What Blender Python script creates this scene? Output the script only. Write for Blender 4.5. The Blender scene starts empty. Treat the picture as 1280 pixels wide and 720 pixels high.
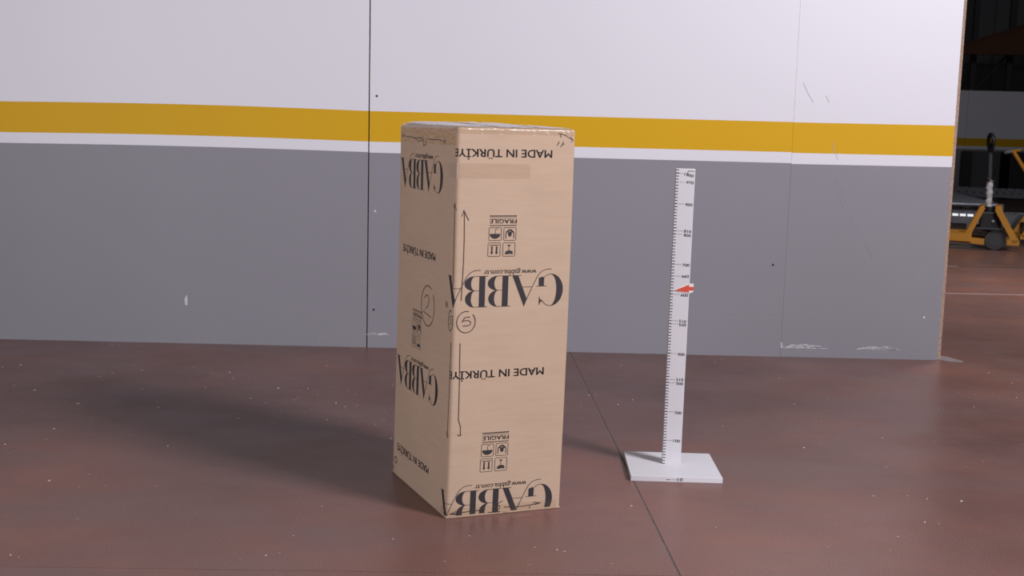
import bpy, bmesh, math, random
from mathutils import Vector, Matrix
random.seed(7)
scene = bpy.context.scene
COL = scene.collection

# ------------------------------------------------------------------ camera
PITCH, ROLL, CAM_H = 0.13599, 0.02603, 1.1524
rt = Vector((1, 0, 0)); up = Vector((0, math.sin(PITCH), math.cos(PITCH))); fw = Vector((0, math.cos(PITCH), -math.sin(PITCH)))
cx = rt*math.cos(ROLL) + up*math.sin(ROLL); cy = up*math.cos(ROLL) - rt*math.sin(ROLL); cz = -fw
cam_d = bpy.data.cameras.new('camera'); cam = bpy.data.objects.new('camera', cam_d); COL.objects.link(cam)
cam_d.sensor_width = 36.0; cam_d.lens = 36.0*1520/1280; cam_d.clip_end = 200
cam.matrix_world = Matrix(((cx.x, cy.x, cz.x, 0), (cx.y, cy.y, cz.y, 0), (cx.z, cy.z, cz.z, CAM_H), (0, 0, 0, 1)))
cam_d.dof.use_dof = True; cam_d.dof.focus_distance = 3.9; cam_d.dof.aperture_fstop = 9.0
scene.camera = cam

# ------------------------------------------------------------------ world, lights, exposure
w = bpy.data.worlds.new('hall_ambient'); scene.world = w; w.use_nodes = True
w.node_tree.nodes['Background'].inputs[0].default_value = (0.9, 0.92, 1.0, 1)
w.node_tree.nodes['Background'].inputs[1].default_value = 0.028
vs = scene.view_settings
vs.view_transform = 'Standard'; vs.look = 'None'; vs.gamma = 1.0; vs.use_curve_mapping = False
vs.exposure = 0.0
def area(name, loc, target, size, power, color, size_y=None):
    d = bpy.data.lights.new(name, 'AREA'); d.size = size; d.energy = power; d.color = color
    if size_y: d.shape = 'RECTANGLE'; d.size_y = size_y
    o = bpy.data.objects.new(name, d); COL.objects.link(o); o.location = loc
    o.rotation_euler = (Vector(target) - Vector(loc)).to_track_quat('-Z', 'Y').to_euler()
    return o
TINT = (1.0, 0.970, 1.05)
area('key_softbox', (4.2, 0.55, 4.35), (0.3, 4.6, 0.2), 1.3, 430, TINT)
area('fill_softbox', (-3.6, 0.0, 1.7), (-0.2, 5.0, 0.9), 2.4, 108, TINT)
hl = area('hall_lamp', (4.2, 8.6, 5.5), (4.2, 9.0, 0.0), 1.2, 108, (1.0, 0.97, 0.97)); hl.data.spread = 1.9

# ------------------------------------------------------------------ materials
def nodes_of(m): return m.node_tree.nodes, m.node_tree.links
def mat(name, col, rough=0.6, metal=0.0, noise=0.0, scale=8.0, bump=0.0, bump_scale=200.0, spec=0.5, stretch=None, aniso=None):
    m = bpy.data.materials.new(name); m.use_nodes = True
    N, Lk = nodes_of(m); b = N['Principled BSDF']
    b.inputs['Base Color'].default_value = (*col, 1); b.inputs['Roughness'].default_value = rough
    b.inputs['Metallic'].default_value = metal; b.inputs['Specular IOR Level'].default_value = spec
    tc = N.new('ShaderNodeTexCoord'); vec = tc.outputs['Object']
    if stretch:
        mp = N.new('ShaderNodeMapping'); mp.inputs['Scale'].default_value = stretch; Lk.new(vec, mp.inputs[0]); vec = mp.outputs[0]
    if noise:
        n = N.new('ShaderNodeTexNoise'); n.inputs['Scale'].default_value = scale; n.inputs['Detail'].default_value = 6; Lk.new(vec, n.inputs['Vector'])
        mx = N.new('ShaderNodeMix'); mx.data_type = 'RGBA'
        mx.inputs[6].default_value = (*[c*(1-noise) for c in col], 1); mx.inputs[7].default_value = (*[min(1, c*(1+noise)) for c in col], 1)
        Lk.new(n.outputs[0], mx.inputs[0]); Lk.new(mx.outputs[2], b.inputs['Base Color'])
    if bump:
        n2 = N.new('ShaderNodeTexNoise'); n2.inputs['Scale'].default_value = bump_scale; Lk.new(vec, n2.inputs['Vector'])
        bp = N.new('ShaderNodeBump'); bp.inputs['Strength'].default_value = bump; bp.inputs['Distance'].default_value = 0.002
        Lk.new(n2.outputs[0], bp.inputs['Height']); Lk.new(bp.outputs[0], b.inputs['Normal'])
    return m
M = {}
M['white'] = mat('white_melamine', (0.79, 0.785, 0.825), 0.45, noise=0.015, scale=1.2)
M['yellow'] = mat('yellow_paint', (0.71, 0.405, 0.016), 0.5, noise=0.03, scale=1.5, spec=0.15)
M['grey'] = mat('grey_paint', (0.276, 0.270, 0.294), 0.45, noise=0.04, scale=1.6, spec=0.3)
M['scuff'] = mat('scuffed_paint', (0.62, 0.62, 0.65), 0.7)
M['dark_hole'] = mat('screw_hole', (0.03, 0.03, 0.03), 0.8)
M['ink'] = mat('printing_ink', (0.032, 0.028, 0.032), 0.6, noise=0.25, scale=60)
M['faint_ink'] = mat('thin_printing_ink', (0.10, 0.075, 0.065), 0.6)
M['pen'] = mat('marker_pen', (0.055, 0.032, 0.030), 0.6)
M['gauge'] = mat('white_laminate', (0.73, 0.725, 0.75), 0.45, noise=0.01)
M['gauge_ink'] = mat('gauge_ink', (0.02, 0.02, 0.025), 0.6)
M['red'] = mat('red_print', (0.72, 0.10, 0.065), 0.5)
M['paper'] = mat('sticker_paper', (0.85, 0.82, 0.80), 0.5)
M['truck_yellow'] = mat('truck_yellow', (0.50, 0.22, 0.020), 0.45, noise=0.15, scale=14)
M['black'] = mat('black_plastic', (0.012, 0.012, 0.014), 0.5)
M['rubber'] = mat('wheel_rubber', (0.045, 0.042, 0.042), 0.7)
M['steel'] = mat('galvanised_steel', (0.42, 0.44, 0.48), 0.45, 0.6, noise=0.15, scale=20)
M['dull'] = mat('dull_grey_steel', (0.16, 0.165, 0.18), 0.6, 0.3, noise=0.2, scale=6)
M['dark_steel'] = mat('dark_steel', (0.05, 0.052, 0.056), 0.6, 0.2)
M['rust'] = mat('brown_orange_steel', (0.10, 0.035, 0.009), 0.6, noise=0.2, scale=3)
M['wrap'] = mat('plastic_wrap', (0.55, 0.54, 0.56), 0.3, noise=0.35, scale=30, bump=0.8, bump_scale=60)
M['hall'] = mat('hall_cladding', (0.16, 0.16, 0.165), 0.8, noise=0.2, scale=0.8)
M['redpaint'] = mat('red_enamel', (0.45, 0.02, 0.03), 0.4)
M['glow_plate'] = mat('emissive_white', (0.8, 0.8, 0.8), 0.4); M['glow_plate'].node_tree.nodes['Principled BSDF'].inputs['Emission Color'].default_value = (0.9, 0.95, 1, 1); M['glow_plate'].node_tree.nodes['Principled BSDF'].inputs['Emission Strength'].default_value = 0.7
M['cabinet'] = mat('dark_cabinet', (0.07, 0.07, 0.075), 0.6)

def chipboard():
    m = bpy.data.materials.new('raw_chipboard'); m.use_nodes = True; N, Lk = nodes_of(m); b = N['Principled BSDF']
    tc = N.new('ShaderNodeTexCoord'); v = N.new('ShaderNodeTexVoronoi'); v.inputs['Scale'].default_value = 260; Lk.new(tc.outputs['Object'], v.inputs['Vector'])
    r = N.new('ShaderNodeValToRGB'); r.color_ramp.elements[0].color = (0.25, 0.155, 0.105, 1); r.color_ramp.elements[1].color = (0.58, 0.43, 0.33, 1)
    Lk.new(v.outputs['Color'], r.inputs[0]); Lk.new(r.outputs[0], b.inputs['Base Color']); b.inputs['Roughness'].default_value = 0.85
    return m
M['chip'] = chipboard()

def cardboard():
    m = bpy.data.materials.new('brown_cardboard'); m.use_nodes = True; N, Lk = nodes_of(m); b = N['Principled BSDF']
    tc = N.new('ShaderNodeTexCoord'); mp = N.new('ShaderNodeMapping'); mp.inputs['Scale'].default_value = (3, 3, 22); Lk.new(tc.outputs['Object'], mp.inputs[0])
    n = N.new('ShaderNodeTexNoise'); n.inputs['Scale'].default_value = 3; n.inputs['Detail'].default_value = 5; Lk.new(mp.outputs[0], n.inputs['Vector'])
    n2 = N.new('ShaderNodeTexNoise'); n2.inputs['Scale'].default_value = 5; n2.inputs['Detail'].default_value = 4; Lk.new(tc.outputs['Object'], n2.inputs['Vector'])
    ad = N.new('ShaderNodeMath'); ad.operation = 'ADD'; Lk.new(n.outputs[0], ad.inputs[0]); Lk.new(n2.outputs[0], ad.inputs[1])
    hf = N.new('ShaderNodeMath'); hf.operation = 'MULTIPLY'; hf.inputs[1].default_value = 0.5; Lk.new(ad.outputs[0], hf.inputs[0])
    r = N.new('ShaderNodeValToRGB'); r.color_ramp.elements[0].position = 0.3; r.color_ramp.elements[1].position = 0.7
    r.color_ramp.elements[0].color = (0.50, 0.362, 0.254, 1); r.color_ramp.elements[1].color = (0.565, 0.415, 0.295, 1)
    Lk.new(hf.outputs[0], r.inputs[0]); Lk.new(r.outputs[0], b.inputs['Base Color'])
    b.inputs['Roughness'].default_value = 0.75; b.inputs['Specular IOR Level'].default_value = 0.3
    bp = N.new('ShaderNodeBump'); bp.inputs['Strength'].default_value = 0.05; bp.inputs['Distance'].default_value = 0.003
    Lk.new(n.outputs[0], bp.inputs['Height']); Lk.new(bp.outputs[0], b.inputs['Normal'])
    return m
M['card'] = cardboard()

def tape_film(name, tint, rough, bump, strength=0.5):
    m = bpy.data.materials.new(name); m.use_nodes = True; N, Lk = nodes_of(m)
    N.remove(N['Principled BSDF']); out = N['Material Output']
    t = N.new('ShaderNodeBsdfTransparent'); t.inputs[0].default_value = (*tint, 1)
    g = N.new('ShaderNodeBsdfGlossy'); g.inputs['Roughness'].default_value = rough; g.inputs[0].default_value = (1, 1, 1, 1)
    fr = N.new('ShaderNodeFresnel'); fr.inputs[0].default_value = 1.5
    tc = N.new('ShaderNodeTexCoord'); n = N.new('ShaderNodeTexNoise'); n.inputs['Scale'].default_value = 55; n.inputs['Detail'].default_value = 4
    Lk.new(tc.outputs['Object'], n.inputs['Vector'])
    bp = N.new('ShaderNodeBump'); bp.inputs['Strength'].default_value = bump; bp.inputs['Distance'].default_value = 0.004
    Lk.new(n.outputs[0], bp.inputs['Height']); Lk.new(bp.outputs[0], g.inputs['Normal']); pass
    gi = N.new('ShaderNodeNewGeometry'); front = N.new('ShaderNodeMath'); front.operation = 'SUBTRACT'; front.inputs[0].default_value = 1.0; Lk.new(gi.outputs['Backfacing'], front.inputs[1])
    fac = N.new('ShaderNodeMath'); fac.operation = 'MULTIPLY'; Lk.new(fr.outputs[0], fac.inputs[0]); Lk.new(front.outputs[0], fac.inputs[1])
    mx = N.new('ShaderNodeMixShader'); Lk.new(fac.outputs[0], mx.inputs[0]); Lk.new(t.outputs[0], mx.inputs[1]); Lk.new(g.outputs[0], mx.inputs[2])
    Lk.new(mx.outputs[0], out.inputs[0]); return m
M['tape'] = tape_film('clear_tape', (0.95, 0.93, 0.90), 0.12, 0.9)
M['flat_tape'] = tape_film('flat_clear_tape', (0.965, 0.95, 0.94), 0.25, 0.2)
M['brown_tape'] = tape_film('buff_tape', (0.93, 0.86, 0.74), 0.14, 0.8)

def floor_material():
    m = bpy.data.materials.new('stained_concrete'); m.use_nodes = True; N, Lk = nodes_of(m); b = N['Principled BSDF']
    geo = N.new('ShaderNodeNewGeometry'); P = geo.outputs['Position']
    def noise(scale, detail=5, rough=0.6, sx=(1, 1, 1), shift=(0, 0, 0)):
        mp = N.new('ShaderNodeMapping'); mp.inputs['Scale'].default_value = sx; mp.inputs['Location'].default_value = shift; Lk.new(P, mp.inputs[0])
        n = N.new('ShaderNodeTexNoise'); n.inputs['Scale'].default_value = scale; n.inputs['Detail'].default_value = detail; n.inputs['Roughness'].default_value = rough
        Lk.new(mp.outputs[0], n.inputs['Vector']); return n.outputs[0]
    def ramp(src, stops):
        r = N.new('ShaderNodeValToRGB'); e = r.color_ramp.elements
        e[0].position, e[0].color = stops[0][0], (*stops[0][1], 1); e[1].position, e[1].color = stops[-1][0], (*stops[-1][1], 1)
        for p, c in stops[1:-1]: k = e.new(p); k.color = (*c, 1)
        Lk.new(src, r.inputs[0]); return r.outputs[0]
    def mix(fac, a, bb, mode='MIX'):
        x = N.new('ShaderNodeMix'); x.data_type = 'RGBA'; x.blend_type = mode
        if isinstance(fac, float): x.inputs[0].default_value = fac
        else: Lk.new(fac, x.inputs[0])
        for s, i in ((a, 6), (bb, 7)):
            if isinstance(s, tuple): x.inputs[i].default_value = (*s, 1)
            else: Lk.new(s, x.inputs[i])
        return x.outputs[2]
    base = ramp(noise(0.85, 6, 0.58, (1, 1, 1), (5.37, 5.71, 0.5)), [(0.30, (0.118, 0.063, 0.055)), (0.48, (0.178, 0.087, 0.071)), (0.62, (0.228, 0.101, 0.076)), (0.75, (0.250, 0.132, 0.116))])  # offset sets darker mottle where shade falls at right, paler where front is lit
    streak = ramp(noise(1.3, 6, 0.65, (1, 2.2, 1)), [(0.40, (0, 0, 0)), (0.70, (1, 1, 1))])
    c = mix(streak, base, (0.172, 0.100, 0.091))
    fine = ramp(noise(160, 3, 0.7), [(0.30, (0.62, 0.62, 0.62)), (0.70, (1.42, 1.42, 1.42))])
    c = mix(0.65, c, fine, 'MULTIPLY')
    vor = N.new('ShaderNodeTexVoronoi'); vor.inputs['Scale'].default_value = 26; Lk.new(P, vor.inputs['Vector'])
    spot = N.new('ShaderNodeMath'); spot.operation = 'LESS_THAN'; spot.inputs[1].default_value = 0.055; Lk.new(vor.outputs['Distance'], spot.inputs[0])
    sep = N.new('ShaderNodeSeparateColor'); Lk.new(vor.outputs['Color'], sep.inputs[0])
    few = N.new('ShaderNodeMath'); few.operation = 'GREATER_THAN'; few.inputs[1].default_value = 0.80; Lk.new(sep.outputs[0], few.inputs[0])
    sp = N.new('ShaderNodeMath'); sp.operation = 'MULTIPLY'; Lk.new(spot.outputs[0], sp.inputs[0]); Lk.new(few.outputs[0], sp.inputs[1])
    spm = N.new('ShaderNodeMath'); spm.operation = 'MULTIPLY'; spm.inputs[1].default_value = 0.45; Lk.new(sp.outputs[0], spm.inputs[0])
    c = mix(spm.outputs[0], c, (0.42, 0.36, 0.35))
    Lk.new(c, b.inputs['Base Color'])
    rr = N.new('ShaderNodeMapRange'); rr.inputs[1].default_value = 0.3; rr.inputs[2].default_value = 0.7; rr.inputs[3].default_value = 0.27; rr.inputs[4].default_value = 0.42
    Lk.new(noise(2.4, 5), rr.inputs[0]); Lk.new(rr.outputs[0], b.inputs['Roughness'])
    bp = N.new('ShaderNodeBump'); bp.inputs['Strength'].default_value = 0.02; bp.inputs['Distance'].default_value = 0.0005
    Lk.new(noise(220, 3), bp.inputs['Height']); Lk.new(bp.outputs[0], b.inputs['Normal'])
    b.inputs['IOR'].default_value = 1.45; b.inputs['Specular IOR Level'].default_value = 0.45
    return m
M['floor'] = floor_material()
M['joint'] = mat('dusty_joint', (0.16, 0.13, 0.12), 0.9, noise=0.75, scale=30)
M['line'] = mat('faded_pink_line', (0.27, 0.17, 0.165), 0.6, noise=0.15, scale=9)
M['dust'] = mat('dust_smear', (0.24, 0.19, 0.19), 0.7, noise=0.2, scale=20)
M['debris'] = mat('pale_debris', (0.48, 0.43, 0.41), 0.8)

# ------------------------------------------------------------------ helpers
def obj(name, bm, m, parent=None, smooth=False, kind=None, label=None):
    me = bpy.data.meshes.new(name); bm.to_mesh(me); bm.free()
    ms = m if isinstance(m, (list, tuple)) else [m]
    for x in ms: me.materials.append(M[x] if isinstance(x, str) else x)
    if smooth:
        for p in me.polygons: p.use_smooth = True
    o = bpy.data.objects.new(name, me); COL.objects.link(o)
    if parent is not None: o.parent = parent
    if kind: o['kind'] = kind
    if label: o['label'] = label
    return o
def thing(name, label, cat, loc=(0, 0, 0), rz=0.0, group=None):
    o = bpy.data.objects.new(name, None); COL.objects.link(o); o.location = loc; o.rotation_euler = (0, 0, rz)
    o.empty_display_size = 0.1; o['label'] = label; o['category'] = cat
    if group: o['group'] = group
    return o
def tag(o, label, cat, group=None):
    o['label'] = label; o['category'] = cat
    if group: o['group'] = group
    return o
def add_box(bm, lo, hi, bevel=0.0, mx=None):
    vs_ = [bm.verts.new((x, y, z)) for x in (lo[0], hi[0]) for y in (lo[1], hi[1]) for z in (lo[2], hi[2])]
    fs = [bm.faces.new([vs_[i] for i in f]) for f in ((0, 1, 3, 2), (4, 6, 7, 5), (0, 4, 5, 1), (2, 3, 7, 6), (0, 2, 6, 4), (1, 5, 7, 3))]
    vv = vs_
    if bevel:
        r = bmesh.ops.bevel(bm, geom=list({e for f in fs for e in f.edges}), offset=bevel, segments=2, profile=0.5, affect='EDGES')
        vv = list({v for f in r['faces'] for v in f.verts} | {v for v in vs_ if v.is_valid})
    if mx is not None: bmesh.ops.transform(bm, matrix=mx, verts=vv)
def add_tube(bm, pts, r, seg=10, cap=True):
    pts = [Vector(p) for p in pts]; rings = []
    rs = r if isinstance(r, (list, tuple)) else [r]*len(pts)
    for i, p in enumerate(pts):
        t = (pts[min(i+1, len(pts)-1)] - pts[max(i-1, 0)]).normalized()
        a = t.cross(Vector((0, 0, 1)) if abs(t.z) < 0.95 else Vector((1, 0, 0))).normalized(); b = t.cross(a)
        rings.append([bm.verts.new(p + (a*math.cos(k*2*math.pi/seg) + b*math.sin(k*2*math.pi/seg))*rs[i]) for k in range(seg)])
    for A, B in zip(rings, rings[1:]):
        for k in range(seg): bm.faces.new((A[k], A[(k+1) % seg], B[(k+1) % seg], B[k]))
    if cap: bm.faces.new(rings[0][::-1]); bm.faces.new(rings[-1])
    bmesh.ops.recalc_face_normals(bm, faces=bm.faces)
def add_prism(bm, poly, y0, y1):
    """poly in (x,z), extruded along y"""
    a = [bm.verts.new((x, y0, z)) for x, z in poly]; b = [bm.verts.new((x, y1, z)) for x, z in poly]
    bm.faces.new(a); bm.faces.new(b[::-1])
    n = len(poly)
    for i in range(n): bm.faces.new((a[i], b[i], b[(i+1) % n], a[(i+1) % n]))
    bmesh.ops.recalc_face_normals(bm, faces=bm.faces)
def add_beam(bm, p, q, wd, y0, y1):
    """flat bar from p to q in (x,z), of width wd, between y0 and y1"""
    d = Vector((q[0]-p[0], q[1]-p[1])).normalized(); n = Vector((-d.y, d.x))*wd/2
    add_prism(bm, [(p[0]+n.x, p[1]+n.y), (q[0]+n.x, q[1]+n.y), (q[0]-n.x, q[1]-n.y), (p[0]-n.x, p[1]-n.y)], y0, y1)

# ------------------------------------------------------------------ floor: concrete slabs parted by joints
J = Vector((0.4536, 3.015)); D1 = Vector((-0.0498, 1.0)); D2 = Vector((1.0, 0.032))
def jp(a, b): return J + D2*a + D1*b
GAP, GAPY = 0.0030, 0.0012
xs = [-17.1, -11.4, -5.7, 0.0, 5.7, 11.4, 17.1]; ys = [-8.4, -2.7, 0.0, 5.75, 11.45, 17.2, 22.9, 28.6]
bm = bmesh.new()
q = [bm.verts.new((*jp(a, b), -0.0014)) for a, b in ((xs[0], ys[0]), (xs[-1], ys[0]), (xs[-1], ys[-1]), (xs[0], ys[-1]))]
bm.faces.new(q)
floor = obj('floor', bm, 'joint', kind='structure')
floor['label'] = 'glossy red-brown stained concrete floor with saw-cut joints'
for x0, x1 in zip(xs, xs[1:]):
    for y0, y1 in zip(ys, ys[1:]):
        bm = bmesh.new()
        cs = [jp(x0+GAP, y0+GAPY), jp(x1-GAP, y0+GAPY), jp(x1-GAP, y1-GAPY), jp(x0+GAP, y1-GAPY)]
        t = [bm.verts.new((*c, 0)) for c in cs]; lo = [bm.verts.new((*c, -0.0013)) for c in cs]
        bm.faces.new(t)
        for i in range(4): bm.faces.new((t[i], lo[i], lo[(i+1) % 4], t[(i+1) % 4]))
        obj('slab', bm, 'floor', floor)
def floor_patch(name, pts, m, z=0.0006):
    bm = bmesh.new(); bm.faces.new([bm.verts.new((x, y, z)) for x, y in pts]); return obj(name, bm, m, floor)
# faded line across the bay beyond the partition, and the dust smear at the partition's corner
def yl(x, b): p = jp(x, b); return (p.x, p.y)
floor_patch('painted_line', [yl(0.5, 5.60), yl(10, 5.60), yl(10, 5.66), yl(0.5, 5.66)], 'line')
floor_patch('painted_line', [yl(0.5, 7.40), yl(3.8, 7.40), yl(3.8, 7.45), yl(0.5, 7.45)], 'dust')
floor_patch('dark_seam', [yl(3.8, 7.40), yl(10, 7.40), yl(10, 7.43), yl(3.8, 7.43)], 'dark_steel')
floor_patch('dust_smear', [(2.19, 6.13), (2.20, 6.29), (2.27, 6.22), (2.31, 6.11), (2.30, 6.07), (2.24, 6.08)], 'dust')

# ------------------------------------------------------------------ partition wall of painted boards
WYAW, WY = 0.01848, 6.0755
wall = bpy.data.objects.new('wall_back', None); COL.objects.link(wall); wall.location = (0, WY, 0); wall.rotation_euler = (0, 0, WYAW)
wall['kind'] = 'structure'; wall['label'] = 'white, yellow and grey painted board partition'
# local frame: x along the wall, y away from the camera, front face at y = 0
def panel(x0, x1, dy, curve, hgt=2.8, th=0.022):
    bm = bmesh.new(); n = 12; bands = lambda t: (0.0, 0.984+curve(t)[2], 1.036+curve(t)[1], 1.186+curve(t)[0], hgt)
    cols = []
    for i in range(n+1):
        t = i/n; x = x0+(x1-x0)*t
        cols.append([bm.verts.new((x, dy, z)) for z in bands(t)])
    for i in range(n):
        for k in range(4):
            f = bm.faces.new((cols[i][k], cols[i+1][k], cols[i+1][k+1], cols[i][k+1])); f.material_index = (0, 1, 2, 1)[k]
    back = [bm.verts.new((x, dy+th, z)) for x, z in ((x0, 0), (x1, 0), (x1, hgt), (x0, hgt))]
    f = bm.faces.new(back[::-1]); f.material_index = 3
    L0 = cols[0]; R0 = cols[-1]
    for f in (bm.faces.new([*L0, back[3], back[0]]), bm.faces.new([*R0[::-1], back[1], back[2]]),
              bm.faces.new([c[0] for c in cols][::-1] + [back[0], back[1]]), bm.faces.new([c[-1] for c in cols] + [back[2], back[3]])):
        f.material_index = 3
    return obj('panel', bm, ['grey', 'white', 'yellow', 'chip'], wall)
S1, S2, S3 = -0.7277, 1.3778, 2.1842
panel(-4.93, -2.833, 0.0, lambda t: (0, 0, 0))
pL = panel(-2.829, S1-0.003, 0.001, lambda t: (0.009*math.sin(math.pi*max(0, (t-.14)/.86)), 0.008*math.sin(math.pi*max(0, (t-.14)/.86)), 0.006*math.sin(math.pi*max(0, (t-.14)/.86))))
pM = panel(S1+0.003, S2-0.001, -0.001, lambda t: (0, 0.001*t, 0.001*t-0.002))
pR = panel(S2+0.0005, S3, 0.002, lambda t: (-0.001+0.004*t, -0.002+0.003*t, -0.005+0.004*t))
bm = bmesh.new(); add_box(bm, (-4.93, 0.0245, 0), (S3+0.023, 0.046, 2.8)); obj('backing_board', bm, 'chip', wall)
bm = bmesh.new()
for x in (-4.3, -2.83, -0.73, 1.38, 2.05):
    add_box(bm, (x-0.04, 0.048, 0), (x+0.04, 0.13, 2.75)); add_prism(bm, [(x-0.02, 0.0), (x-0.02, 0.05), (x+0.02, 0.05), (x+0.02, 0.0)], 0.13, 0.75)
obj('support_frame', bm, 'chip', wall)
def ribbon2d(bm, pts, wd, plane):
    """flat stroke along pts in 2D; plane(p) maps to 3D; wd may be a list"""
    pts = [Vector(p) for p in pts]; ws = wd if isinstance(wd, (list, tuple)) else [wd]*len(pts); prev = None
    for i, p in enumerate(pts):
        t = (pts[min(i+1, len(pts)-1)]-pts[max(i-1, 0)])
        t = t.normalized() if t.length > 1e-9 else Vector((1, 0)); n = Vector((-t.y, t.x))*ws[i]/2
        cur = (bm.verts.new(plane(p+n)), bm.verts.new(plane(p-n)))
        if prev: bm.faces.new((prev[0], prev[1], cur[1], cur[0]))
        prev = cur
def wallmark(pts, wd, m='scuff', y=-0.0016):
    bm = bmesh.new(); ribbon2d(bm, pts, wd, lambda p: (p.x, y, p.y)); return obj('scuff_mark', bm, m, wall)
def bez(a, b, c, n=10): return [((1-t)**2*a[0]+2*t*(1-t)*b[0]+t*t*c[0], (1-t)**2*a[1]+2*t*(1-t)*b[1]+t*t*c[1]) for t in [i/n for i in range(n+1)]]
def taper(n, wd): return [wd*max(0.15, math.sin(math.pi*i/(n-1)))*(0.7+0.6*random.random()) for i in range(n)]
M['scratch'] = mat('light_scratch', (0.31, 0.305, 0.33), 0.6)
wallmark(bez((1.606, 0.905), (1.70, 0.74), (1.822, 0.499), 16), taper(17, 0.005), 'scratch', 0.0012)
wallmark(bez((1.622, 0.83), (1.68, 0.74), (1.70, 0.71), 8), taper(9, 0.004), 'scratch', 0.0012)
wallmark(bez((2.149, 0.543), (2.06, 0.44), (1.969, 0.327), 12), taper(13, 0.004), 'scratch', 0.0012)
def chipped(x0, x1, z0, hgt, n=46):
    bm = bmesh.new()
    for k in range(n):
        t = random.random(); x = x0+(x1-x0)*t; e = math.sin(math.pi*t)**0.5; l = random.uniform(0.006, 0.03); zz = z0+random.random()**2*hgt*e; h = random.uniform(0.0012, 0.0045)
        bm.faces.new([bm.verts.new((x+dx, -0.0016 if x1 < S2 else 0.0012, zz+dz)) for dx, dz in ((-l, 0), (l, -h*.3), (l*.7, h), (-l*.5, h*.8))])
    return obj('scuff_mark', bm, 'scuff', wall)
chipped(1.785, 1.965, 0.046, 0.017, 90); chipped(1.40, 1.60, 0.045, 0.022, 34); chipped(1.38, 1.44, 0.052, 0.004, 8)
chipped(-0.715, -0.63, 0.066, 0.010, 14)
wallmark([(2.04, 0.028), (2.09, 0.031), (2.17, 0.03)], 0.004, 'scratch', 0.0012)
wallmark([(1.10, 0.20), (1.22, 0.195), (1.35, 0.20)], 0.003, 'scratch', -0.0016)
wallmark([(-1.634, 0.245), (-1.638, 0.225), (-1.636, 0.195)], [0.004, 0.016, 0.012], 'scuff', 0.0004)
wallmark([(-0.969, 0.055), (-0.970, 0.02)], 0.006, 'scratch', 0.0004)
wallmark([(1.378, 0.075), (1.380, 0.045)], 0.006, 'scuff', -0.0016)
M['wall_scrape'] = mat('dark_scrape', (0.50, 0.47, 0.50), 0.6)
wallmark([(1.415, 1.38), (1.44, 1.33), (1.47, 1.285)], 0.003, 'wall_scrape', 0.0012)
wallmark([(1.53, 1.32), (1.55, 1.285)], 0.003, 'wall_scrape', 0.0012)
wallmark([(1.575, 1.091), (1.59, 1.05), (1.61, 1.005)], 0.0025, 'wall_scrape', 0.0012)
def dot(x, z, r, m, y=-0.002):
    bm = bmesh.new(); bm.faces.new([bm.verts.new((x+r*math.cos(a), y, z+r*math.sin(a))) for a in [i*math.pi/5 for i in range(10)]][::-1]); obj('screw_hole', bm, m, wall)
for x, z, m in ((-0.691, 1.26, 'dark_hole'), (-0.695, 0.194, 'dark_hole'), (1.313, 0.47, 'dark_hole'), (-0.693, 0.692, 'scuff'), (2.10, 0.22, 'scuff')):
    dot(x, z, 0.006, m, 0.0012 if x > S2 else -0.0016)

# ------------------------------------------------------------------ hall beyond the partition
bm = bmesh.new(); add_box(bm, (-16, 30.0, 0), (17, 30.2, 9))
hall = obj('wall_far', bm, 'hall', kind='structure'); hall['label'] = 'dark cladding at the far end of the hall'
bm = bmesh.new()
for i in range(60): add_box(bm, (-14+i*0.5, 29.96, 0), (-14+i*0.5+0.2, 30.0, 9))
obj('cladding_ribs', bm, 'hall', hall, kind='stuff')
# far partition, same paint scheme
far = thing('board_partition', 'far white board partition with yellow stripe behind the pallet truck', 'partition', (8.6, 22.5, 0))
for x0, x1, g in ((-2.0, -0.36, 'grey'), (-0.355, 1.5, 'grey'), (1.505, 3.3, 'grey')):
    bm = bmesh.new()
    zz = (0, 0.87, 0.925, 1.068, 1.93)
    for k in range(4):
        n0 = len(bm.faces); add_box(bm, (x0, 0, zz[k]), (x1, 0.03, zz[k+1])); bm.faces.ensure_lookup_table()
        for f in bm.faces[n0:]: f.material_index = (0, 1, 2, 1)[k]
    obj('panel', bm, [g, 'white', 'yellow'], far)
def slab_box(name, label, cat, lo, hi, m, extra=None):
    t = thing(name, label, cat, (*[(lo[i]+hi[i])/2 for i in (0, 1)], 0)); c = t.location
    bm = bmesh.new(); add_box(bm, (lo[0]-c.x, lo[1]-c.y, lo[2]), (hi[0]-c.x, hi[1]-c.y, hi[2]), 0.01); obj('body', bm, m, t)
    bm = bmesh.new(); add_box(bm, (lo[0]-c.x+0.03, lo[1]-c.y-0.012, lo[2]+0.05), (hi[0]-c.x-0.03, lo[1]-c.y-0.001, hi[2]-0.03)); d = obj('door', bm, m, t)
    bm = bmesh.new(); add_box(bm, (hi[0]-c.x-0.10, lo[1]-c.y-0.03, hi[2]*0.5), (hi[0]-c.x-0.08, lo[1]-c.y-0.013, hi[2]*0.5+0.12)); obj('handle', bm, 'dark_steel', d)
    return t
slab_box('storage_cabinet', 'low black cabinet against the far partition', 'cabinet', (8.78, 21.7, 0), (10.1, 22.4, 0.84), 'black')
slab_box('storage_cabinet', 'low dark grey cabinet against the far partition', 'cabinet', (8.16, 21.85, 0), (8.66, 22.4, 0.84), 'cabinet')
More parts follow.
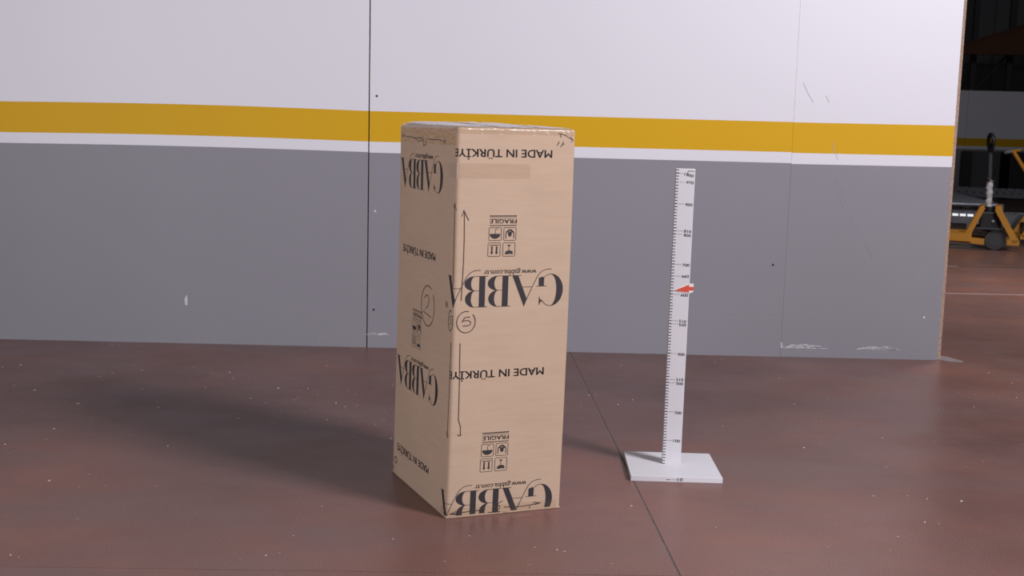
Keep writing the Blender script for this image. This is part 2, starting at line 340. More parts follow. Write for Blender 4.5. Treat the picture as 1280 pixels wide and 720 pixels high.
# steel frame above the far partition
rack = thing('steel_rack', 'dark steel rack with diagonal brace behind the far partition', 'rack', (8.7, 24.0, 0))
for x in (-0.03, 0.0): pass
for x in (0.13, 0.83):
    bm = bmesh.new(); add_box(bm, (x-0.05, -0.04, 0), (x+0.05, 0.04, 6.0)); obj('upright', bm, 'dark_steel', rack)
bm = bmesh.new(); add_beam(bm, (0.22, 2.03), (0.78, 2.68), 0.04, -0.02, 0.02); obj('brace', bm, 'dark_steel', rack)
bm = bmesh.new(); add_beam(bm, (-1.5, 2.45), (2.0, 2.45), 0.10, 0.05, 0.12); obj('cross_beam', bm, 'black', rack)
beam = thing('tapered_beam', 'tapering brown-orange steel beam high above the far partition', 'beam', (8.6, 22.9, 0))
bm = bmesh.new(); add_prism(bm, [(-0.7, 2.62), (3.2, 2.66), (3.2, 3.98), (-0.7, 2.67)], -0.02, 0.02); obj('web', bm, 'rust', beam)
bm = bmesh.new(); add_beam(bm, (-0.7, 2.61), (3.2, 2.65), 0.03, -0.09, 0.09); obj('flange', bm, 'rust', beam)
bm = bmesh.new(); add_beam(bm, (-0.7, 2.68), (3.2, 3.99), 0.03, -0.09, 0.09); obj('flange', bm, 'rust', beam)
bm = bmesh.new(); add_box(bm, (2.9, -0.12, 0), (3.2, 0.12, 3.7)); obj('column', bm, 'rust', beam)

# pallet trucks: side on, forks towards -x
def pallet_truck(loc, rz, label, handle_tilt, wrapped, hmat):
    t = thing('pallet_truck', label, 'pallet truck', loc, rz, None)
    for y in (-0.19, 0.19):
        bm = bmesh.new()
        add_prism(bm, [(-1.42, 0.10), (-1.36, 0.155), (-0.26, 0.165), (-0.22, 0.20), (-0.22, 0.085), (-0.95, 0.095)], y-0.075, y+0.075); fk = obj('fork', bm, 'truck_yellow', t)
        bm = bmesh.new(); add_tube(bm, [(-1.22, y-0.035, 0.041), (-1.22, y+0.035, 0.041)], 0.041, 16); obj('load_roller', bm, 'rubber', fk)
        bm = bmesh.new(); add_beam(bm, (-1.30, 0.10), (-1.22, 0.045), 0.03, y-0.05, y-0.04); obj('roller_bracket', bm, 'dark_steel', fk)
    fr = bmesh.new()
    for y0, y1 in ((-0.20, -0.17), (0.17, 0.20)):
        add_beam(fr, (-0.285, 0.085), (-0.135, 0.43), 0.05, y0, y1); add_beam(fr, (0.0, 0.42), (0.195, 0.09), 0.055, y0, y1)
        add_beam(fr, (-0.46, 0.105), (-0.10, 0.085), 0.06, y0, y1); add_beam(fr, (0.11, 0.09), (0.225, 0.09), 0.05, y0, y1)
    add_prism(fr, [(-0.02, 0.44), (0.04, 0.445), (0.055, 0.36), (0.0, 0.34)], -0.17, 0.17)
    add_prism(fr, [(-0.15, 0.44), (-0.115, 0.44), (-0.20, 0.24), (-0.235, 0.24)], -0.17, 0.17)
    obj('frame', fr, 'truck_yellow', t)
    bm = bmesh.new(); add_box(bm, (-0.16, -0.10, 0.20), (0.05, 0.10, 0.38), 0.015); add_tube(bm, [(-0.07, 0, 0.18), (-0.07, 0, 0.43)], 0.055, 16); pump = obj('hydraulic_pump', bm, 'black', t)
    bm = bmesh.new(); add_tube(bm, [(-0.03, -0.12, 0.29), (-0.03, -0.101, 0.29)], 0.014, 10); obj('bolt', bm, 'steel', pump)
    bm = bmesh.new(); add_box(bm, (-0.20, -0.15, 0.205), (0.15, 0.15, 0.225)); obj('base_plate', bm, 'dark_steel', t)
    for y in (-0.10, 0.10):
        bm = bmesh.new(); add_tube(bm, [(0, y-0.028, 0.1), (0, y-0.024, 0.1), (0, y+0.024, 0.1), (0, y+0.028, 0.1)], [0.090, 0.10, 0.10, 0.090], 28); wh = obj('steer_wheel', bm, 'rubber', t)
        bm = bmesh.new(); add_tube(bm, [(0, y-0.032, 0.1), (0, y+0.032, 0.1)], 0.062, 24); obj('hub', bm, 'dark_steel', wh)
    H = Vector((-0.08, 0, 0.40)); ax = Vector((math.sin(handle_tilt), 0, math.cos(handle_tilt)))
    bm = bmesh.new(); add_tube(bm, [H, H+ax*(0.60 if wrapped else 0.70)], 0.021, 12); hd = obj('handle_shaft', bm, hmat, t)
    if wrapped:
        bm = bmesh.new(); pts = []; rs = []
        for i in range(15): pts.append(H+ax*(0.0+0.30*i/14)+Vector((random.uniform(-.006, .006), random.uniform(-.006, .006), 0))); rs.append(0.030+random.uniform(-0.005, 0.009))
        rs[-1] = 0.045; add_tube(bm, pts, rs, 12); obj('plastic_wrap', bm, 'wrap', hd, smooth=True)
        bm = bmesh.new(); T = H+ax*0.58; d = Vector((0.30, -0.95, 0)).normalized(); z = ax; pts = []
        for a in range(25):
            th = a*2*math.pi/24; pts.append(T+d*(0.085*math.sin(th)*(0.55+0.45*min(1, (1-math.cos(th))/1.2)))+z*(0.085*(1-math.cos(th))))
        add_tube(bm, pts, 0.019, 10, cap=False); obj('grip_loop', bm, 'black', hd, smooth=True)
        bm = bmesh.new(); add_tube(bm, [T+d*0.06+z*0.12, T-d*0.02+z*0.01], 0.010, 8); obj('release_lever', bm, 'black', hd)
    else:
        T = H+ax*0.70; bm = bmesh.new(); add_tube(bm, [T+Vector((-0.085, -0.06, 0.012)), T, T+Vector((0.085, 0.06, -0.012))], 0.014, 10); obj('grip_bar', bm, hmat, hd)
        bm = bmesh.new(); add_tube(bm, [T+Vector((0.092, 0.065, -0.013)), T+Vector((0.030, 0.021, -0.004))], 0.0165, 10); obj('grip_sleeve', bm, 'steel', hd)
    return t
pallet_truck((4.86, 12.25, 0), -0.36, 'yellow pallet truck with black loop handle wrapped in clear plastic', -0.04, True, 'dark_steel')
pallet_truck((5.57, 12.9, 0), math.pi-0.15, 'pallet truck with leaning yellow handle and bar grip', 0.60, False, 'truck_yellow')

# roller conveyors lying beyond the pallet trucks
def conveyor(A, B, label, wd=0.55, top=0.30, n=26, roller_m='steel', plates=()):
    A = Vector((*A, 0)); B = Vector((*B, 0)); L = (B-A).length; rz = math.atan2(B.y-A.y, B.x-A.x)
    t = thing('roller_conveyor', label, 'conveyor', A, rz)
    for y in (0, wd):
        bm = bmesh.new(); add_box(bm, (0, y-0.02, top-0.12), (L, y+0.02, top)); r = obj('side_rail', bm, 'dull', t)
        bm = bmesh.new()
        for k in range(int(L/0.11) if not plates else 0): add_tube(bm, [(0.06+k*0.11, y-0.032, top-0.05), (0.06+k*0.11, y-0.019, top-0.05)], 0.016, 8)
        if len(bm.verts): obj('axle_ends', bm, 'black', r, kind='stuff')
        else: bm.free()
    for k in range(n):
        x = (k+0.5)*L/n; bm = bmesh.new(); add_tube(bm, [(x, 0.03, top-0.02), (x, wd-0.03, top-0.02)], 0.025, 10); obj('roller', bm, roller_m, t)
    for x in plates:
        bm = bmesh.new(); add_box(bm, (x-0.031, -0.026, top-0.040), (x+0.031, -0.0205, top-0.014)); obj('glowing_plate', bm, 'glow_plate', t, label='small glowing white plate on the conveyor rail')  # small white plates on the rail, given an emissive material
    for x in (0.15*L, 0.5*L, 0.85*L):
        for y in (0, wd):
            bm = bmesh.new(); add_box(bm, (x-0.025, y-0.018, 0), (x+0.025, y+0.018, top-0.12)); obj('leg', bm, 'dull', t)
    return t
conveyor((5.85, 14.6), (6.32, 17.4), 'low grey roller conveyor running away behind the wrapped truck', 0.7, 0.32, 14)
conveyor((4.5, 13.9), (5.75, 13.45), 'grey roller conveyor with small glowing white plates crossing behind the truck forks', 0.45, 0.27, 12, 'steel', plates=(0.43, 0.51, 0.59, 0.67))
conveyor((6.7, 19.2), (9.3, 18.2), 'grey roller conveyor in front of the dark cabinets', 0.6, 0.30)
jk = thing('floor_jack', 'small red upright jack standing among the conveyors', 'jack', (5.33, 15.6, 0))
bm = bmesh.new(); add_box(bm, (-0.10, -0.08, 0), (0.10, 0.08, 0.22), 0.01); obj('base', bm, 'dull', jk)
bm = bmesh.new(); add_tube(bm, [(0, 0, 0.22), (0, 0, 0.27), (0, 0, 0.30), (0, 0, 0.37)], [0.07, 0.06, 0.03, 0.03], 14); obj('cylinder', bm, 'redpaint', jk)
bm = bmesh.new(); add_tube(bm, [(0, 0, 0.25), (-0.11, 0, 0.24)], 0.02, 8); obj('lever_socket', bm, 'redpaint', jk)

# ------------------------------------------------------------------ the carton
F = Vector((-0.1747, 3.4181)); R = Vector((0.1622, 3.5496)); Lc = Vector((-0.3795, 3.8858)); K = Lc+R-F
WR, WL, H = (R-F).length, (Lc-F).length, 1.134
PER = 2*(WR+WL); RC = 0.013
CORN = [(-WL, Lc), (0.0, F), (WR, R), (WR+WL, K), (WR+WL+WR, Lc)]
def plan(u):
    while u < -WL-RC: u += PER
    while u > PER-WL-RC: u -= PER
    for i, (cu, c) in enumerate(CORN[:4]):
        if abs(u-cu) < RC:
            pi = CORN[i-1][1] if i else K; nx = CORN[i+1][1]
            a = c+(pi-c).normalized()*RC; b = c+(nx-c).normalized()*RC; t = (u-cu+RC)/(2*RC)
            return a*(1-t)**2+c*(2*t*(1-t))+b*t*t, ((c-a)*(1-t)+(b-c)*t).normalized()
    for i in range(4):
        u0, a = CORN[i]; u1, b = CORN[i+1]
        if u0 <= u <= u1:
            d = (b-a).normalized(); s = (u-u0)/(u1-u0)
            return a+d*(u-u0), d
    u0, a = CORN[0]; return a.copy(), (F-Lc).normalized()
def S(u, z, off=0.0):
    p, d = plan(u); n = Vector((d.y, -d.x))
    lx = 0.0105*z+0.003*math.sin(math.pi*min(1, max(0, z/H)))
    RT = 0.007
    if z > H-RT: off -= RT-math.sqrt(max(0.0, RT*RT-(z-(H-RT))**2))
    q = p+n*off
    return Vector((q.x+lx, q.y, z))
carton = thing('cardboard_box', 'tall brown cardboard carton standing upside down with black printing', 'cardboard box', ((F.x+K.x)/2, (F.y+K.y)/2, 0))
ORG = Vector(carton.location)
def S0(u, z, off=0.0): return S(u, z, off)-ORG
us = []
for i in range(4):
    u0, u1 = CORN[i][0], CORN[i+1][0]
    us += [u0+k*RC/3 for k in range(4)] + [u0+RC+(u1-u0-2*RC)*k/6 for k in range(1, 6)] + [u1-RC+k*RC/3 for k in range(3)]
us = sorted(us); NU = len(us)
bm = bmesh.new(); ZS = [0.006] + [0.05+k*(H-0.06)/14 for k in range(15)] + [H-0.007, H-0.005, H-0.0035, H-0.002, H-0.0008, H]
grid = []
for z in ZS:
    ins = 0.0
    grid.append([bm.verts.new(S0(u, z, ins)) for u in us])
for a, b in zip(grid, grid[1:]):
    for k in range(NU): bm.faces.new((a[k], a[(k+1) % NU], b[(k+1) % NU], b[k]))
bm.faces.new(grid[0][::-1])
body = obj('body', bm, 'card', carton, smooth=False)
# closing flaps, top: two halves that meet along the long axis, slightly domed
def quadpt(s, t):   # s across (L-F side -> R-K side), t along F->L
    return F+(R-F)*s+(Lc-F)*t
def dome_e(s, t):
    return max(0, math.sin(math.pi*s))**0.35*((max(0.0, t)/0.93)**0.6 if t < 0.93 else max(0.0, (1-t)/0.07)**0.5)
def flap(name, s0, s1, z0, dome, th, inset=0.006, flip=1):
    bm = bmesh.new(); n, m_ = 10, 12; g = []
    for i in range(n+1):
        row = []
        for j in range(m_+1):
            s = s0+(s1-s0)*i/n; t = j/m_
            s_ = min(max(s, inset/WR), 1-inset/WR); t_ = min(max(t, inset/WL), 1-inset/WL)
            p = quadpt(s_, t_); e = dome_e(s, t)
            z = z0+flip*(dome*e+0.002*math.sin(7*s+9*t)*e)
            row.append((p.x+0.0105*z0-ORG.x, p.y-ORG.y, z))
        g.append(row)
    A = [[bm.verts.new(q) for q in r] for r in g]; B = [[bm.verts.new((q[0], q[1], q[2]-th)) for q in r] for r in g]
    for i in range(n):
        for j in range(m_):
            bm.faces.new((A[i][j], A[i+1][j], A[i+1][j+1], A[i][j+1])); bm.faces.new((B[i][j], B[i][j+1], B[i+1][j+1], B[i+1][j]))
    for j in range(m_):
        for i in (0, n): bm.faces.new((A[i][j], A[i][j+1], B[i][j+1], B[i][j]))
    for i in range(n):
        for j in (0, m_): bm.faces.new((A[i][j], A[i+1][j], B[i+1][j], B[i][j]))
    bmesh.ops.recalc_face_normals(bm, faces=bm.faces)
    return obj(name, bm, 'card', carton, smooth=True)
flap('top_flap', 0.0, 0.497, H-0.001, 0.012, 0.004); flap('top_flap', 0.503, 1.0, H-0.001, 0.012, 0.004)
flap('bottom_flap', 0.0, 0.497, 0.0055, 0.0, 0.005, 0.001); flap('bottom_flap', 0.503, 1.0, 0.0055, 0.0, 0.005, 0.001)
# crumpled tape film
def film(name, m, u0, u1, z0, z1, off=0.0012, rough=0.0006, nu=40, nz=6, label=None):
    bm = bmesh.new(); g = []
    ul = sorted(set([u0+(u1-u0)*i/nu for i in range(nu+1)] + [x for x in (-RC, -RC*.5, 0, RC*.5, RC) if u0 < x < u1]))
    for j in range(nz+1):
        g.append([bm.verts.new(S0(u, z0+(z1-z0)*j/nz, off+random.uniform(0, rough))) for u in ul])
    for a, b in zip(g, g[1:]):
        for k in range(len(ul)-1): bm.faces.new((a[k], a[k+1], b[k+1], b[k]))
    return obj(name, bm, m, carton, smooth=True, label=label)
film('tape_strip', 'brown_tape', -WL+0.01, -0.012, H-0.052, H, 0.0013, 0.0016, 50, 22, 'buff parcel tape folded down from the top')
film('tape_strip', 'tape', -0.010, WR-0.008, H-0.018, H, 0.0012, 0.0012, 70, 12, 'clear crumpled tape along the top edge')
film('tape_strip', 'flat_tape', -0.06, 0.221, 0.991, 1.033, 0.0011, 0.0002, 20, 2)
film('tape_strip', 'tape', -0.040, WR-0.015, 0.007, 0.030, 0.0012, 0.0016, 60, 6, 'clear crumpled tape along the bottom edge')
# tape over the top, along the seam and across the edge
def top_film(s0, s1, t0, t1, m, rough=0.003):
    bm = bmesh.new(); g = []; n, k = 14, 26
    for i in range(n+1):
        row = []
        for j in range(k+1):
            s = s0+(s1-s0)*i/n; t = t0+(t1-t0)*j/k; p = quadpt(min(max(s, .008), .992), min(max(t, .008), .992)); e = dome_e(s, t)
            row.append(bm.verts.new((p.x+0.0105*H-ORG.x, p.y-ORG.y, H+0.0012+0.012*e+0.002*math.sin(7*s+9*t)*e+random.uniform(0, rough*0.6))))
        g.append(row)
    for a, b in zip(g, g[1:]):
        for j in range(k): bm.faces.new((a[j], a[j+1], b[j+1], b[j]))
    for f in bm.faces: f.normal_flip()
    obj('tape_strip', bm, m, carton, smooth=True)
M['top_tape'] = tape_film('cloudy_tape', (0.72, 0.70, 0.70), 0.10, 1.0)
top_film(0.35, 0.65, 0.0, 1.0, 'top_tape'); top_film(0.0, 0.28, 0.0, 1.0, 'top_tape'); top_film(0.70, 1.0, 0.0, 1.0, 'top_tape')

# ---- printing.  A print is a list of 2D faces [(x, y), ...] in upright print space
def text_faces(body, width=None, height=None, bold=0.0):
    cu = bpy.data.curves.new('t', 'FONT'); cu.body = body; cu.size = 1.0; cu.resolution_u = 3
    o = bpy.data.objects.new('t', cu); COL.objects.link(o)
    dg = bpy.context.evaluated_depsgraph_get(); dg.update(); me = o.evaluated_get(dg).to_mesh()
    vs_ = [(v.co.x, v.co.y) for v in me.vertices]; fs = [[vs_[i] for i in p.vertices] for p in me.polygons]
    o.evaluated_get(dg).to_mesh_clear(); bpy.data.objects.remove(o); bpy.data.curves.remove(cu)
    xs_ = [x for f in fs for x, y in f]; x0, x1 = min(xs_), max(xs_)
    sx = width/(x1-x0) if width else 1.0
    sy = (height/0.73) if height else sx
    shifts = [(0, 0)] if not bold else [(-bold, -bold*.6), (bold, bold*.6), (bold, -bold*.6), (-bold, bold*.6)]
    return [[((x-x0+dx)*sx, (y+dy)*sy) for x, y in f] for dx, dy in shifts for f in fs]
def stroke(pts, wd):
    bm = bmesh.new(); ribbon2d(bm, pts, wd, lambda p: (p.x, p.y, 0)); r = [[(v.co.x, v.co.y) for v in f.verts] for f in bm.faces]; bm.free(); return r
def rect(x0, y0, x1, y1): return [[(x0, y0), (x1, y0), (x1, y1), (x0, y1)]]
def strip(a, b): return [[a[i], a[i+1], b[i+1], b[i]] for i in range(len(a)-1)]
def ell(cx_, cy_, rx, ry, a0, a1, n=24): return [(cx_+rx*math.cos(math.radians(a0+(a1-a0)*i/n)), cy_+ry*math.sin(math.radians(a0+(a1-a0)*i/n))) for i in range(n+1)]
def move(fs, dx, dy=0.0, s=1.0): return [[(x*s+dx, y*s+dy) for x, y in f] for f in fs]
def logo():
    fs = []
    # G
    oa, ia = [], []
    for i in range(49):
        th = math.radians(38+(318-38)*i/48); c, s_ = math.cos(th), math.sin(th)
        oa.append((0.42+(0.42 if c < 0 else 0.375)*c, 0.5+0.53*s_)); ia.append((0.42+(0.20 if c < 0 else 0.355)*c, 0.5+0.513*s_))
    fs += strip(oa, ia)
    fs += [[(0.795, 0.69), (0.795, 0.985), (0.775, 0.985), (0.765, 0.93)], [(0.795, 0.69), (0.765, 0.93), (0.70, 0.86), (0.765, 0.78)]]
    fs += rect(0.645, 0.10, 0.82, 0.37) + [[(0.645, 0.10), (0.70, 0.055), (0.76, 0.115), (0.82, 0.10), (0.82, 0.11)]] + rect(0.545, 0.362, 0.91, 0.378)
    def A(d):
        f = [[(1.51+d, 0), (1.70+d, 0), (1.29+d, 1.03), (1.20+d, 0.79)]]
        leg = [(1.28, 0.96), (1.21, 0.79), (1.12, 0.58), (1.03, 0.38), (0.95, 0.21), (0.88, 0.07)] + [((1-t)**2*0.88+2*t*(1-t)*0.74+t*t*0.41, (1-t)**2*0.07+2*t*(1-t)*-0.22+t*t*-0.185) for t in [k/10 for k in range(1, 11)]]
        f += stroke([(x+d, y) for x, y in leg], 0.020)
        return f + rect(1.03+d, 0.378, 1.36+d, 0.394) + rect(1.40+d, -0.004, 1.80+d, 0.011)
    def B(x):
        f = rect(x, 0, x+0.19, 1.0) + rect(x-0.09, -0.004, x+0.34, 0.012) + rect(x-0.09, 0.988, x+0.34, 1.004) + rect(x+0.19, 0.462, x+0.36, 0.476)
        f += strip(ell(x+0.33, 0.236, 0.335, 0.240, -90, 90), ell(x+0.33, 0.236, 0.125, 0.225, -90, 90))
        f += strip(ell(x+0.33, 0.733, 0.305, 0.271, -90, 90), ell(x+0.33, 0.733, 0.120, 0.257, -90, 90))
        return f
    reg = strip(ell(4.16, 0.98, 0.105, 0.105, 0, 360), ell(4.16, 0.98, 0.090, 0.090, 0, 360)) + rect(4.12, 0.92, 4.135, 1.04) + strip(ell(4.135, 1.007, 0.045, 0.033, -90, 90, 8), ell(4.135, 1.007, 0.03, 0.02, -90, 90, 8)) + stroke([(4.15, 0.975), (4.195, 0.92)], 0.016)
    return [fs, A(0), B(1.83), B(2.58), A(2.33), reg]
def fragile():
    """unit block 1 x 1.39, upright"""
    h = 1.39; fs = rect(0, 0, 0.97, 0.036) + rect(0, 0.325, 0.97, 0.352)
    x = 0.01
    while x < 0.94:
        l = random.uniform(0.02, 0.06); fs += rect(x, 0.072, min(x+l, .96), 0.088); x += l+0.016
    fs += move(text_faces('FRAGILE', 0.965, 0.148, 0.010), 0.003, 0.128)
    def frame(x0, y0, x1, y1, wd=0.016, r=0.035):
        pts = []
        for cx_, cy_, a0 in ((x1-r, y1-r, 0), (x0+r, y1-r, 90), (x0+r, y0+r, 180), (x1-r, y0+r, 270)): pts += ell(cx_, cy_, r, r, a0, a0+90, 4)
        return stroke(pts+[pts[0]], wd)
    a = (0.015, 0.41, 0.455, 0.845); b = (0.545, 0.41, 0.99, 0.845); c = (0.035, 0.925, 0.475, 1.385); d = (0.575, 0.925, 1.01, 1.385)
    for q in (a, b, c, d): fs += frame(*q)
    # hands around a parcel (upright: hands below)
    cx_ = 0.235; fs += [[(cx_-.07, .56), (cx_, .48+.0), (cx_+.07, .56), (cx_+.07, .62), (cx_, .67), (cx_-.07, .62)]]
    fs = fs[:-1] + [[(cx_-.072, .60), (cx_-.05, .55), (cx_+.05, .55), (cx_+.072, .60), (cx_+.06, .67), (cx_, .74), (cx_-.06, .67)]]
    for s_ in (-1, 1):
        fs += stroke([(cx_+s_*0.145, .78), (cx_+s_*0.145, .60), (cx_+s_*0.10, .53)], 0.028) + stroke([(cx_+s_*0.13, .57), (cx_+s_*0.03, .50), (cx_+s_*0.02, .47)], 0.055)
    # umbrella
    cx_ = 0.77; fs += strip(ell(cx_, .635, .185, .15, 0, 180, 18), [(cx_+.185*math.cos(math.radians(10*i)), .62) for i in range(19)])
    fs += stroke([(cx_-0.005, .64), (cx_-0.005, .48)] + ell(cx_-.045, .48, .04, .03, 0, -180, 8), 0.014)
    # glass
    cx_ = 0.255; fs += [[(cx_-.145, 1.315), (cx_-.13, 1.22), (cx_-.05, 1.19), (cx_+.05, 1.19), (cx_+.12, 1.23), (cx_+.145, 1.315), (cx_-.02, 1.315), (cx_-.045, 1.27), (cx_-.07, 1.315)]]
    fs += stroke([(cx_, 1.20), (cx_, 1.02)], 0.018) + [[(cx_-.075, .995), (cx_+.075, .995), (cx_+.01, 1.05), (cx_-.01, 1.05)]]
    # this way up
    fs += rect(.62, .99, .955, 1.015)
    for x in (.70, .87): fs += rect(x-.026, 1.04, x+.026, 1.24) + [[(x-.055, 1.24), (x+.055, 1.24), (x, 1.325)]]
    return fs
def print_on(name, fs, uR, z0, sx, sy, m, off=0.0006, zmin=0.008):
    """turned upside down on the carton: print x runs towards -u, print y runs towards -z"""
    bm = bmesh.new()
    for f in fs:
        vv = [bm.verts.new((uR-x*sx, z0-y*sy, 0)) for x, y in f]
        try: bm.faces.new(vv)
        except ValueError: pass
    lo = min(v.co.x for v in bm.verts); hi = max(v.co.x for v in bm.verts)
    for cu in (-RC, -RC*0.5, 0.0, RC*0.5, RC):
        if lo < cu < hi: bmesh.ops.bisect_plane(bm, geom=bm.verts[:]+bm.edges[:]+bm.faces[:], plane_co=(cu, 0, 0), plane_no=(1, 0, 0))
    bmesh.ops.bisect_plane(bm, geom=bm.verts[:]+bm.edges[:]+bm.faces[:], plane_co=(0, zmin, 0), plane_no=(0, -1, 0), clear_outer=True)
    bmesh.ops.bisect_plane(bm, geom=bm.verts[:]+bm.edges[:]+bm.faces[:], plane_co=(-WL+0.002, 0, 0), plane_no=(-1, 0, 0), clear_outer=True)
    for v in bm.verts: v.co = S0(v.co.x, v.co.y, off)
    return obj(name, bm, m, carton)
LOGO = logo(); WWW = text_faces('www.gabba.com.tr', 0.162, None, 0.006); MADE = text_faces('MADE IN T\u00dcRK\u0130YE', 0.301, 0.0232, 0.012); FRAG = fragile()
SX, SY = 0.0942, 0.0895
for uR, z0 in ((0.337, 0.7125), (0.333, 0.079), (-0.110, 1.0305), (-0.106, 0.398)):
    for k, piece in enumerate(LOGO):
        if z0-max(0.4, min(y for f in piece for x, y in f))*SY < 0.01 or (k == 5 and uR < 0): continue
        if k == 0 and z0 < 0.1: piece = piece[10:48]+piece[50:]
        print_on('logo_letter' if k < 5 else 'registered_mark', piece, uR, z0, SX, SY, 'ink')
    print_on('web_address', WWW, uR-0.086, z0+0.0165, 1.0, 1.0, 'faint_ink')
for uR, z0 in ((0.288, 1.0735), (0.2865, 0.4375), (-0.158, 0.7602), (-0.1625, 0.1102)):
    print_on('origin_lettering', MADE, uR, z0, 1.0, 1.0, 'ink')
for uR, z0 in ((0.1848, 0.8862), (0.1848, 0.2508), (-0.2665, 0.5690)):
    print_on('handling_symbols', FRAG, uR, z0, 0.0848, 0.0848, 'ink')
# ---- handwriting with a marker, given in carton coordinates (u, z)
def pen(name, lines, wd=0.0022):
    fs = []
    for l in lines: fs += stroke([(-u, -z) for u, z in l], wd)
    return print_on(name, fs, 0.0, 0.0, 1.0, 1.0, 'pen', 0.0009, 0.003)
def circ(cu, cz, rx, rz, a0=0, a1=360, n=30): return ell(cu, cz, rx, rz, a0, a1, n)
pen('handwritten_mark', [circ(0.039, 0.581, 0.028, 0.031, 75, 405), [(0.0510, 0.595), (0.0420, 0.5955), (0.0348, 0.594), (0.0300, 0.586), (0.0265, 0.5815), (0.0345, 0.5850), (0.0458, 0.586), (0.0535, 0.580), (0.0525, 0.574), (0.0473, 0.571), (0.0300, 0.5695)]])
pen('handwritten_mark', [circ(-0.020, 0.583, 0.016, 0.030, 60, 395), [(-0.014, 0.596), (-0.024, 0.595), (-0.024, 0.588), (-0.016, 0.586), (-0.015, 0.577), (-0.024, 0.571)]])
pen('handwritten_mark', [[(0.0231, 0.9018), (0.0255, 0.887), (0.0268, 0.82), (0.0262, 0.7484), (0.0224, 0.6429)], [(0.0181, 0.884), (0.0231, 0.9018), (0.0388, 0.872)]])
pen('handwritten_mark', [[(0.0232, 0.5201), (0.0245, 0.44), (0.0256, 0.3773), (0.0262, 0.2946), (0.0330, 0.275), (0.0335, 0.2466)], [(0.0252, 0.2519), (0.030, 0.2466), (0.0374, 0.2511)]])
pen('handwritten_mark', [[(-0.0097, 0.9207), (-0.0085, 0.8626), (-0.0085, 0.68)], [(-0.018, 0.9064), (-0.0097, 0.9207), (-0.001, 0.900)]])
pen('handwritten_mark', [[(-0.0095, 0.5227), (-0.0110, 0.4014), (-0.0140, 0.2402)], [(-0.021, 0.2568), (-0.0140, 0.2402), (-0.006, 0.246)]])
pen('handwritten_mark', [[(0.3058, 1.1215), (0.3235, 1.1196), (0.3546, 1.1018)], [(0.344, 1.1131), (0.3546, 1.1018), (0.3447, 1.0982)], [(0.3139, 1.1102), (0.3125, 1.119)], [(0.3024, 1.0871), (0.3094, 1.0987), (0.3071, 1.0929)], [(0.3139, 1.0827), (0.3232, 1.0989), (0.320, 1.089), (0.326, 1.092)]], 0.0018)
pen('handwritten_mark', [[(-0.4921, 1.0996), (-0.4133, 1.0972), (-0.3046, 1.0955)], [(-0.2405, 1.0943), (-0.1483, 1.0947), (-0.0887, 1.0903)], [(-0.4704, 1.1048), (-0.4921, 1.0996), (-0.475, 1.094)], [(-0.1175, 1.0832), (-0.0887, 1.0903), (-0.112, 1.1025)], [(-0.36, 1.0931), (-0.33, 1.087), (-0.288, 1.0893)], [(-0.32, 1.098), (-0.30, 1.0935), (-0.285, 1.099), (-0.284, 1.0733), (-0.262, 1.077), (-0.2564, 1.0953)]], 0.0030)
pen('handwritten_mark', [circ(-0.2145, 0.597, 0.058, 0.061, 60, 400), [(-0.244, 0.617), (-0.232, 0.628), (-0.212, 0.628), (-0.203, 0.616), (-0.212, 0.597), (-0.252, 0.575), (-0.1842, 0.5667)]], 0.0028)
pen('handwritten_mark', [[(0.0088, 0.0140), (0.06, 0.0165), (0.1202, 0.0185)], [(0.030, 0.0205), (0.0088, 0.0140), (0.030, 0.0115)], [(0.180, 0.020), (0.2376, 0.0172), (0.297, 0.0226)], [(0.2726, 0.0264), (0.297, 0.0226), (0.278, 0.0190)], [(0.1422, 0.0174), (0.155, 0.030), (0.1745, 0.0405)], circ(0.155, 0.021, 0.011, 0.009), [(0.1299, 0.0085), (0.168, 0.0075)], [(0.2633, 0.0164), (0.2607, 0.0085)]], 0.0022)

pen('handwritten_mark', [circ(-0.475, 0.050, 0.013, 0.010), [(-0.488, 0.030), (-0.497, 0.018), (-0.485, 0.014)]], 0.003)

# ------------------------------------------------------------------ height gauge
gx, gy, ga = 0.5548, 3.9977, -0.0085
gauge = thing('height_gauge', 'white measuring post with millimetre ticks on a square white base', 'measuring stand', (gx, gy, 0), ga)
bm = bmesh.new(); add_box(bm, (-0.15, -0.149, 0), (0.15, 0.149, 0.018), 0.0012); base = obj('base', bm, 'gauge', gauge)
PW, PT, PY, PH = 0.0626, 0.018, 0.003, 1.0145
def lean(x, y, z): return (x+0.0032*z, y-0.0079*z, z)
bm = bmesh.new(); add_box(bm, (-PW/2, PY, 0.018), (PW/2, PY+PT, PH), 0.001)
for v in bm.verts: v.co = lean(*v.co)
post = obj('post', bm, 'gauge', gauge)
bm = bmesh.new()
for k in range(2, 102):
    z = k*0.01; l = 0.0095+random.uniform(-0.001, 0.0012); h = 0.0013 if k % 10 else 0.0016
    bm.faces.new([bm.verts.new(lean(x, PY-0.0004, zz)) for x, zz in ((-PW/2, z-h), (-PW/2+l, z-h), (-PW/2+l, z+h), (-PW/2, z+h))])
obj('tick_marks', bm, 'gauge_ink', post, label='fine black ticks every ten millimetres')
def on_post(fs, x, z, tilt=0.0, parent=None, m='gauge_ink', y=PY-0.0005, name='figure'):
    bm = bmesh.new()
    for f in fs:
        try: bm.faces.new([bm.verts.new(lean(x+px*math.cos(tilt)-py*math.sin(tilt), y, z+px*math.sin(tilt)+py*math.cos(tilt))) for px, py in f])
        except ValueError: pass
    return obj(name, bm, m, parent or post)
FH = 0.0100
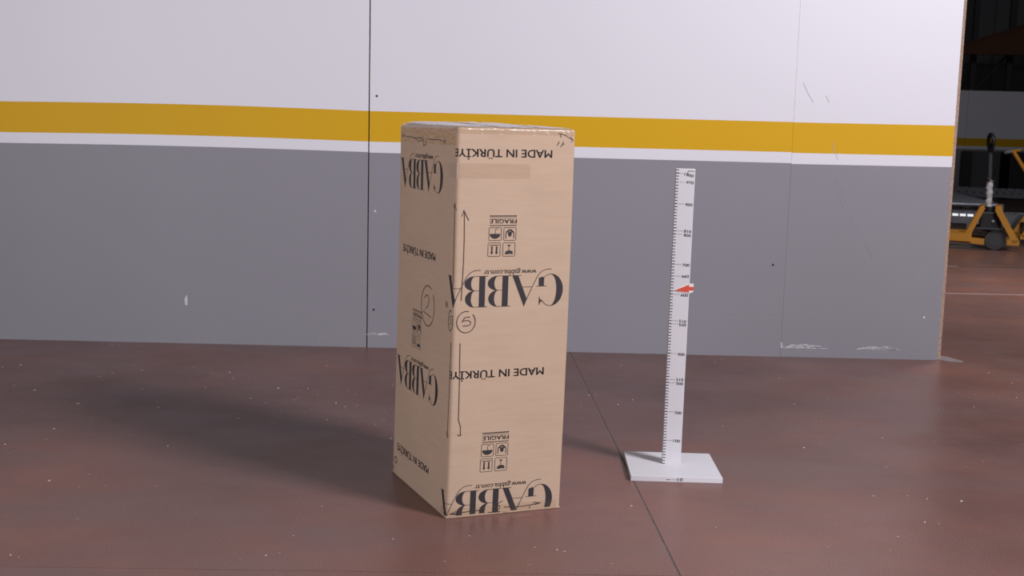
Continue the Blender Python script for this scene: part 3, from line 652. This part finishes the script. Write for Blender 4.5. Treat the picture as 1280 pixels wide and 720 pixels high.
for n in (1000, 970, 900, 810, 800, 700, 660, 600, 510, 500, 400, 310, 300, 200, 100):
    z = n/1000; s = str(n); wd = 0.0078*len(s); tl = random.uniform(-0.14, 0.02) if n != 1000 else -0.22
    dz = -0.0025 if n in (1000, 900, 700, 600, 500, 300, 800, 400, 200) else 0.0
    fs = text_faces(s, wd, FH, 0.010) + [[(x-wd*0 - 0.0, y) for x, y in f] for f in []]
    x0 = 0.0275-wd-(0.0015 if n < 600 else 0.0)
    on_post([[(x, y-FH/2) for x, y in f] for f in fs], x0, z+dz, tl)
    ds = []
    for k in range(3):
        a = x0-0.0215+k*0.0068; ds += rect(a, -0.0008, a+random.uniform(0.0028, 0.0042), 0.0008)
    on_post(ds, 0.0, z+dz*0.4, name='dash_marks')
on_post(stroke([(0.006, 0.993), (0.0085, 1.007), (0.011, 1.003), (0.013, 1.008), (0.016, 1.003), (0.019, 1.0075), (0.022, 1.003), (0.025, 1.0065), (0.028, 1.003)], 0.0016), 0, 0.0015)
bm = bmesh.new()
for f in move(text_faces('10', 0.0165, 0.0100, 0.01), 0.003, 0.0045) + rect(-0.034, 0.0075, -0.021, 0.0092) + rect(-0.0155, 0.0076, -0.0125, 0.009) + rect(-0.007, 0.0076, -0.002, 0.009):
    bm.faces.new([bm.verts.new((x, -0.1495, y)) for x, y in f])
obj('figure', bm, 'gauge_ink', base)
# red pointer sticker
def plate(name, poly, m, y0, y1, parent):
    bm = bmesh.new(); add_prism(bm, poly, y0, y1)
    for v in bm.verts: v.co = lean(*v.co)
    return obj(name, bm, m, parent)
x0 = -PW/2
st = plate('pointer_sticker', [(x0+0.012, 0.6125), (x0+0.061, 0.636), (x0+0.0755, 0.6365), (x0+0.0765, 0.610), (x0+0.070, 0.6045), (x0+0.058, 0.6035), (x0+0.012, 0.6110)], 'paper', PY-0.0014, PY-0.0006, gauge)
plate('red_arrow', [(x0+0.0137, 0.6118), (x0+0.0605, 0.6325), (x0+0.0605, 0.6255), (x0+0.0765, 0.6255), (x0+0.0765, 0.6135), (x0+0.0605, 0.6135), (x0+0.0615, 0.6065)], 'red', PY-0.0022, PY-0.0015, st)

# ------------------------------------------------------------------ crumbs on the floor
bm = bmesh.new()
spots = [(0.30, 5.35), (0.36, 4.95)]
for i in range(420):
    if i % 3 == 0: cxx, cyy, sp = -0.75, 4.9, 0.55
    else: cxx, cyy, sp = random.uniform(-2.6, 3.2), random.uniform(2.9, 6.3), 0.3
    x, y = random.gauss(cxx, sp), random.gauss(cyy, sp*0.7)
    if y > 6.0 or y < 2.7 or (-0.45 < x < 0.25 and 3.35 < y < 4.1) or (0.38 < x < 0.73 and 3.82 < y < 4.18): continue
    r = random.choice((0.0012, 0.0016, 0.002, 0.0035)) ; a = random.random()*6.28; l = random.uniform(1, 2.6)
    c, s_ = math.cos(a), math.sin(a)
    p = [bm.verts.new((x+r*(l*dx*c-dy*s_), y+r*(l*dx*s_+dy*c), z)) for dx, dy, z in ((-1, 0, 0.0002), (0, -1, 0.0002), (1, 0, 0.0002), (0, 1, 0.0002), (0.1, 0, r*0.9))]
    for k in range(4): bm.faces.new((p[k], p[(k+1) % 4], p[4]))
crumbs = obj('floor_debris', bm, 'debris', kind='stuff')
tag(crumbs, 'tiny pale chips and crumbs scattered over the red-brown floor', 'debris')
